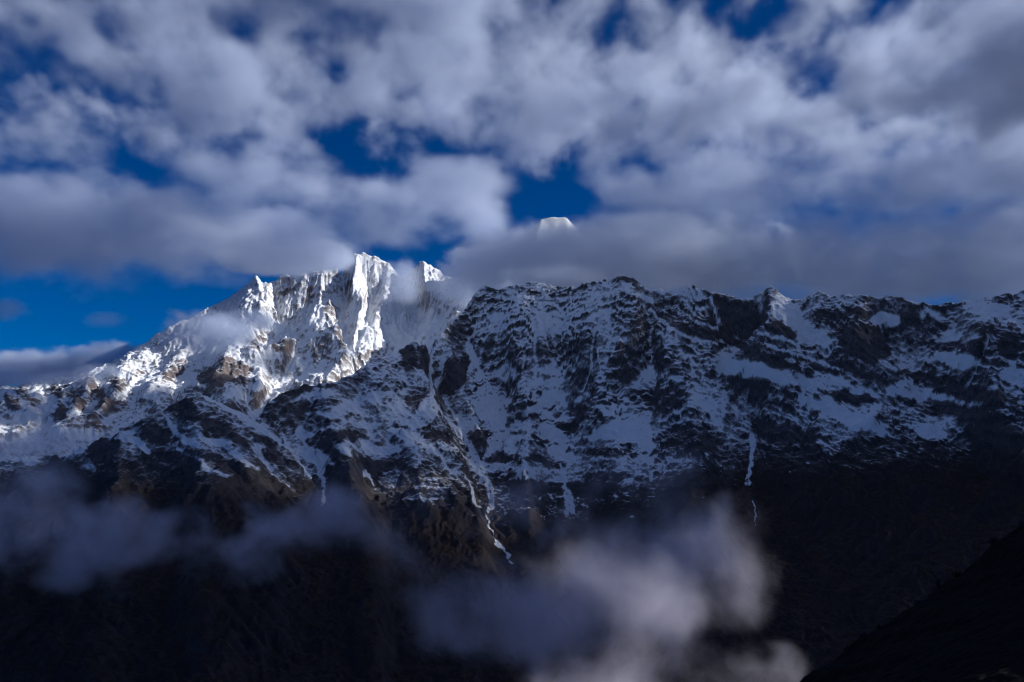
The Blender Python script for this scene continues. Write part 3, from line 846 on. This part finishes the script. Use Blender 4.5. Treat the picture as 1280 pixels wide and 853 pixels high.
def cloud(name, lo, hi, vox, blobs, noise, dens, seed, gain=1.0, floor_z=None, slab=None, color=(1, 1, 1), voidb=()):
    """A body of droplets: soft ellipsoids in metres (centre, radii, weight) eaten into by noise. Density is a voxel grid."""
    vd = bpy.data.volumes.new(name)
    o = bpy.data.objects.new(name, vd)
    COL.objects.link(o)
    ng = bpy.data.node_groups.new(name, 'GeometryNodeTree')
    ng.interface.new_socket('Geometry', in_out='INPUT', socket_type='NodeSocketGeometry')
    ng.interface.new_socket('Geometry', in_out='OUTPUT', socket_type='NodeSocketGeometry')
    N, K = ng.nodes, ng.links

    def nd(typ, ins=None, **kw):
        q = N.new(typ)
        for k, v in kw.items():
            setattr(q, k, v)
        for k, v in (ins or {}).items():
            if hasattr(v, 'is_output'):
                K.new(v, q.inputs[k])
            else:
                q.inputs[k].default_value = v
        return q

    def m(op, a, b=0.0, c=0.0, clamp=False):
        return nd('ShaderNodeMath', {0: a, 1: b, 2: c}, operation=op, use_clamp=clamp).outputs[0]

    def vm(op, a, b=None, out=0):
        ins = {0: a}
        if b is not None:
            ins[1] = b
        return nd('ShaderNodeVectorMath', ins, operation=op).outputs[out]
    pos = nd('GeometryNodeInputPosition').outputs[0]
    sc, stretch, detail, amp, wamp = noise
    off = (seed * 13.7, seed * 7.3, seed * 3.1)
    wn = nd('ShaderNodeTexNoise', {'Vector': vm('MULTIPLY_ADD', pos, tuple(0.5 / (sc * k) for k in stretch)), 'Scale': 1.0, 'Detail': 2.0})
    N[wn.name].inputs['Vector'].links[0].from_node.inputs[2].default_value = off
    wv = vm('MULTIPLY', vm('SUBTRACT', wn.outputs[1], (0.5, 0.5, 0.5)), (wamp, wamp, wamp * 0.5))
    p2 = vm('ADD', pos, wv)
    nn = nd('ShaderNodeTexNoise', {'Vector': vm('MULTIPLY_ADD', p2, tuple(1.0 / (sc * k) for k in stretch)), 'Scale': 1.0, 'Detail': detail, 'Roughness': 0.60})
    N[nn.name].inputs['Vector'].links[0].from_node.inputs[2].default_value = tuple(c + 5 for c in off)
    big = nd('ShaderNodeTexNoise', {'Vector': vm('MULTIPLY', p2, tuple(0.31 / (sc * k) for k in stretch)), 'Scale': 1.0, 'Detail': 1.0})
    nf = m('ADD', m('MULTIPLY', m('SUBTRACT', nn.outputs[0], 0.5), amp), m('MULTIPLY', m('SUBTRACT', big.outputs[0], 0.5), amp * 0.45))
    acc = None
    for (c, r, wt) in blobs:
        d = vm('MULTIPLY', vm('SUBTRACT', p2, tuple(c)), tuple(1 / k for k in r))
        f = m('SUBTRACT', 1.0, vm('DOT_PRODUCT', d, d, 1))
        f = m('ADD', m('MULTIPLY', m('MAXIMUM', f, 0.0), wt), m('MULTIPLY', m('MAXIMUM', m('MINIMUM', f, 0.0), -2.0), 1.1))
        acc = f if acc is None else nd('ShaderNodeMath', {0: acc, 1: f, 2: 0.25}, operation='SMOOTH_MAX').outputs[0]
    if slab is not None:                       # a layer with a base and a top, thinning to both
        zb, zt, cover = slab
        z = nd('ShaderNodeSeparateXYZ', {0: pos}).outputs[2]
        h = m('DIVIDE', m('SUBTRACT', z, zb), zt - zb)
        prof = m('MULTIPLY', m('MULTIPLY', h, m('SUBTRACT', 1.0, h)), 4.0)
        lay = m('ADD', m('MULTIPLY', m('SUBTRACT', prof, 1.0), 0.8), cover)
        acc = lay if acc is None else m('ADD', lay, m('MAXIMUM', acc, 0.0))
    for (c, r, wt) in voidb:
        d = vm('MULTIPLY', vm('SUBTRACT', pos, tuple(c)), tuple(1 / k for k in r))
        f = m('SUBTRACT', 1.0, vm('DOT_PRODUCT', d, d, 1))
        acc = m('SUBTRACT', acc, m('MULTIPLY', m('MAXIMUM', f, 0.0), wt))
    dn = m('ADD', acc, nf)
    dn = nd('ShaderNodeMapRange', {0: dn, 1: 0.0, 2: gain, 3: 0.0, 4: 1.0}, interpolation_type='SMOOTHSTEP').outputs[0]
    # nothing at the faces of the box
    e = vm('MULTIPLY', vm('SUBTRACT', pos, tuple((a + b) / 2 for a, b in zip(lo, hi))), tuple(2 / (b - a) for a, b in zip(lo, hi)))
    ea = nd('ShaderNodeSeparateXYZ', {0: vm('ABSOLUTE', e)})
    em = m('MAXIMUM', m('MAXIMUM', ea.outputs[0], ea.outputs[1]), ea.outputs[2])
    dn = m('MULTIPLY', dn, nd('ShaderNodeMapRange', {0: em, 1: 0.98, 2: 0.88, 3: 0.0, 4: 1.0}).outputs[0])
    vc = nd('GeometryNodeVolumeCube', {'Density': dn, 'Background': 0.0, 'Min': tuple(lo), 'Max': tuple(hi),
                                       'Resolution X': max(8, int((hi[0] - lo[0]) / vox)), 'Resolution Y': max(8, int((hi[1] - lo[1]) / vox)), 'Resolution Z': max(8, int((hi[2] - lo[2]) / vox))})
    sm = nd('GeometryNodeSetMaterial', {'Geometry': vc.outputs[0]})
    mat = cloud_mat(name, dens, color)
    sm.inputs['Material'].default_value = mat
    vd.materials.append(mat)
    K.new(sm.outputs[0], nd('NodeGroupOutput').inputs[0])
    md = o.modifiers.new('density', 'NODES')
    md.node_group = ng
    return o


def pb(px, py, Y, rpx, rpy, ry, wt=1.0):
    """Blob at a photo pixel and distance; radii across and up in photo pixels, in depth in metres."""
    c = pt(px, py, Y)
    return (c, (rpx * Y / FPX, ry, rpy * Y / FPX), wt)


def box(blobs, pad=0.25):
    lo = [min(c[i] - r[i] * (1 + pad) for c, r, _ in blobs) for i in range(3)]
    hi = [max(c[i] + r[i] * (1 + pad) for c, r, _ in blobs) for i in range(3)]
    return lo, hi


CLOUDS = True
CT = (0.79, 0.86, 1.0)  # cool cast of the morning light put into the cloud colour
CV = (0.93, 0.89, 1.0)
if CLOUDS:
    # high broken layer, carried on out of view at the right as added shade
    gaps_and_shade = []
    for (px, py, rx, ry, wt) in [(35, 70, 100, 60, .9), (640, 190, 50, 24, .8), (870, 190, 36, 18, .8), (1020, 110, 40, 40, .7), (1140, 100, 34, 40, .7), (430, 20, 70, 24, .7), (960, 15, 90, 20, .6), (140, 30, 50, 24, .7), (695, 250, 75, 30, 1.0), (300, 40, 40, 30, .6), (500, 230, 40, 22, .6)]:
        ex = ray(px, py)
        for zz in (1930, 2130, 2330):
            gaps_and_shade.append(pb(px, py, zz / ex[2] * ex[1], rx, ry, 330, wt))
    gaps_and_shade.append(((8200, 4500, 2200), (5200, 2000, 3000), -0.45))  # negative weight: thicker cloud added out of view to shade the wall
    gaps_and_shade.append(((3250, 5150, 2200), (1550, 1100, 3000), -0.6))  # cloud thickened at the right to keep sun off the buttress
    gaps_and_shade.append(((5200, 3000, 2200), (3400, 1300, 3000), -0.7))  # more unseen cloud added, shades the low slopes at the left
    tag(cloud('clouds', (-4200, 2600, 1830), (11500, 6900, 2450), 19.0, [], (285.0, (1.0, 1.5, 0.9), 6.0, 3.7, 300.0), 0.0060, 3, gain=1.05, slab=(1850, 2430, 0.29), voidb=gaps_and_shade, color=CT),
        'broken grey cloud layer covering most of the blue sky', 'clouds', kind='stuff')
    # the bank lying on the crest
    hole = [pb(704, 259, y, 54, 24, 450, 3.5) for y in (5900, 6500, 7100)]
    bl = [pb(1000, 325, 6900, 360, 80, 420, 1.2), pb(770, 314, 6600, 170, 52, 420, 2.4), pb(800, 345, 6500, 70, 24, 250, 1.3), pb(690, 322, 6500, 110, 42, 360, 2.8), pb(610, 322, 6600, 60, 34, 260, 2.0), pb(1250, 318, 6700, 240, 90, 420, 1.2), pb(900, 240, 6900, 180, 70, 400), pb(960, 350, 6900, 130, 26, 300, 1.3), pb(1180, 356, 6800, 150, 24, 300, 1.3), pb(690, 342, 6120, 75, 14, 130, 1.0), pb(590, 338, 6700, 60, 32, 200, 0.9), pb(1100, 220, 6900, 200, 70, 350), pb(1300, 210, 6700, 160, 70, 380)]
    lo, hi = box(bl)
    tag(cloud('cloud', lo, hi, 24.0, bl, (280.0, (1.2, 1.2, 0.8), 6.0, 2.8, 220.0), 0.0042, 5, gain=1.2, voidb=hole, color=CT), 'long grey cloud bank lying along the crest of the dark rock wall', 'cloud')
    bl = [pb(70, 285, 7000, 180, 85, 420, 1.3), pb(240, 292, 7000, 130, 70, 380, 1.3), pb(330, 225, 7000, 140, 50, 350), pb(560, 225, 7000, 90, 40, 300), pb(355, 300, 7500, 100, 50, 350, 1.4), pb(480, 262, 7300, 150, 60, 380), pb(375, 322, 7800, 90, 28, 220, 2.2), pb(15, 386, 7000, 34, 20, 150, 1.1), pb(600, 275, 7300, 60, 40, 300), pb(130, 402, 7000, 34, 12, 100, .9)]
    lo, hi = box(bl)
    tag(cloud('cloud', lo, hi, 26.0, bl, (280.0, (1.2, 1.2, 0.8), 6.0, 3.3, 220.0), 0.0045, 9, gain=1.2, voidb=hole[1:] + [pb(485, 312, 7300, 24, 10, 400, 1.5)], color=CT), 'soft grey cloud hanging over the top of the sunlit snow mountain', 'cloud')
    bl = [pb(50, 462, 8500, 150, 28, 260, 1.3), pb(140, 448, 8500, 70, 22, 200, 1.2), pb(-40, 468, 8450, 90, 34, 260, 1.3), pb(120, 466, 7700, 60, 12, 90, 1.1), pb(50, 474, 7420, 90, 12, 100, 1.2)]
    lo, hi = box(bl)
    tag(cloud('cloud', lo, hi, 16.0, bl, (150.0, (1.2, 1.2, 0.8), 7.0, 3.6, 150.0), 0.010, 11, gain=1.2, color=CT), 'low white cloud bank lying along the rocky shoulder at the far left', 'cloud')
    bl = [pb(255, 418, 7000, 60, 32, 220, 1.5), pb(312, 403, 7300, 50, 22, 160, 1.3)]
    lo, hi = box(bl, 0.4)
    tag(cloud('cloud', lo, hi, 13.0, bl, (130.0, (1.2, 1.2, 0.8), 7.0, 3.6, 130.0), 0.010, 13, gain=1.4, color=CT), 'small white cloud clinging to the lit left shoulder of the snow mountain', 'cloud')
    bl = [pb(500, 352, 8200, 34, 32, 180), pb(575, 362, 8100, 54, 28, 180, 1), pb(610, 345, 8000, 40, 28, 180)]
    lo, hi = box(bl, 0.4)
    tag(cloud('cloud', lo, hi, 16.0, bl, (170.0, (1, 1, 0.8), 6.0, 2.6, 110.0), 0.007, 15, gain=1.3, color=CT), 'small grey cloud between the twin summits of the snow mountain', 'cloud')
    bl = [pb(60, 552, 5600, 70, 26, 260), pb(-20, 560, 5600, 60, 24, 200)]
    lo, hi = box(bl, 0.4)
    tag(cloud('cloud', lo, hi, 16.0, bl, (170.0, (1, 1, 0.8), 6.0, 2.4, 110.0), 0.005, 16, gain=1.3, color=CT), 'grey mist in the snowy hollow behind the dark left ridge', 'cloud')
    bl = [pb(692, 330, 7300, 120, 46, 420, 1.0), pb(620, 338, 7300, 80, 34, 350, .8), pb(765, 326, 7300, 100, 44, 350, .9), pb(880, 320, 7300, 150, 50, 350, .7)]
    lo, hi = box(bl, 0.4)
    tag(cloud('cloud', lo, hi, 14.0, bl, (150.0, (1.1, 1.1, 0.9), 7.0, 4.2, 220.0), 0.011, 14, gain=1.1, color=CT), 'thick cloud swallowing all but the very tip of the far white summit', 'cloud')
    bl = [pb(350, 326, 8250, 70, 22, 220, 2.2), pb(405, 322, 8250, 46, 22, 200, 2.2), pb(295, 322, 8200, 40, 18, 160, 1.4)]
    lo, hi = box(bl, 0.5)
    tag(cloud('cloud', lo, hi, 15.0, bl, (140.0, (1.2, 1.2, 0.8), 7.0, 2.6, 140.0), 0.013, 31, gain=1.3, color=CT), 'ragged cloud cap resting on the left shoulder below the higher snow summit', 'cloud')
    # down in the valley
    VN = (200.0, (1.1, 1.1, 0.9), 7.0, 5.2, 260.0)
    bl = [pb(15, 640, 3300, 100, 75, 300, .8), pb(70, 700, 3200, 66, 62, 250, .8), pb(110, 725, 3200, 50, 36, 150, .6)]
    lo, hi = box(bl, 0.4)
    tag(cloud('cloud', lo, hi, 8.5, bl, VN, 0.009, 17, gain=2.0, color=CV), 'grey valley cloud in front of the dark slope at the left edge', 'cloud')
    bl = [pb(165, 675, 3300, 70, 54, 240, 1.0), pb(235, 660, 3350, 56, 36, 160, .7)]
    lo, hi = box(bl, 0.4)
    tag(cloud('cloud', lo, hi, 8.5, bl, VN, 0.010, 19, gain=2.0, color=CV), 'puffy grey valley cloud below the snow dusted left ridge', 'cloud')
    bl = [pb(300, 695, 3300, 80, 38, 220, .8), pb(360, 660, 3400, 70, 48, 220, .8), pb(405, 632, 3500, 70, 36, 180, .6)]
    lo, hi = box(bl, 0.4)
    tag(cloud('cloud', lo, hi, 8.5, bl, VN, 0.009, 21, gain=2.0, color=CV), 'thin grey cloud rising to the right below the lowest snow of the left gully', 'cloud')
    bl = [pb(490, 640, 3500, 100, 56, 260, .7), pb(520, 700, 3400, 70, 90, 220, .7)]
    lo, hi = box(bl, 0.4)
    tag(cloud('cloud', lo, hi, 11.0, bl, VN, 0.0035, 23, gain=2.2, color=CV), 'faint veil of mist between the valley clouds', 'cloud')
    bl = [pb(785, 735, 2600, 140, 80, 320, 1.0), pb(850, 690, 2700, 95, 80, 320, 1.2), pb(760, 820, 2500, 140, 80, 300, .7), pb(640, 775, 2700, 130, 60, 260, .6), pb(830, 620, 2900, 90, 66, 260, .5), pb(700, 640, 3000, 110, 60, 220, .4), pb(900, 815, 2500, 90, 36, 200, .1)]
    lo, hi = box(bl, 0.35)
    tag(cloud('cloud', lo, hi, 8.5, bl, (210.0, (1, 1.1, 1.0), 7.0, 5.4, 320.0), 0.0085, 25, gain=2.2, color=CV), 'large smoky grey cloud filling the valley below the rock wall', 'cloud')
print('done', time.time() - T0)
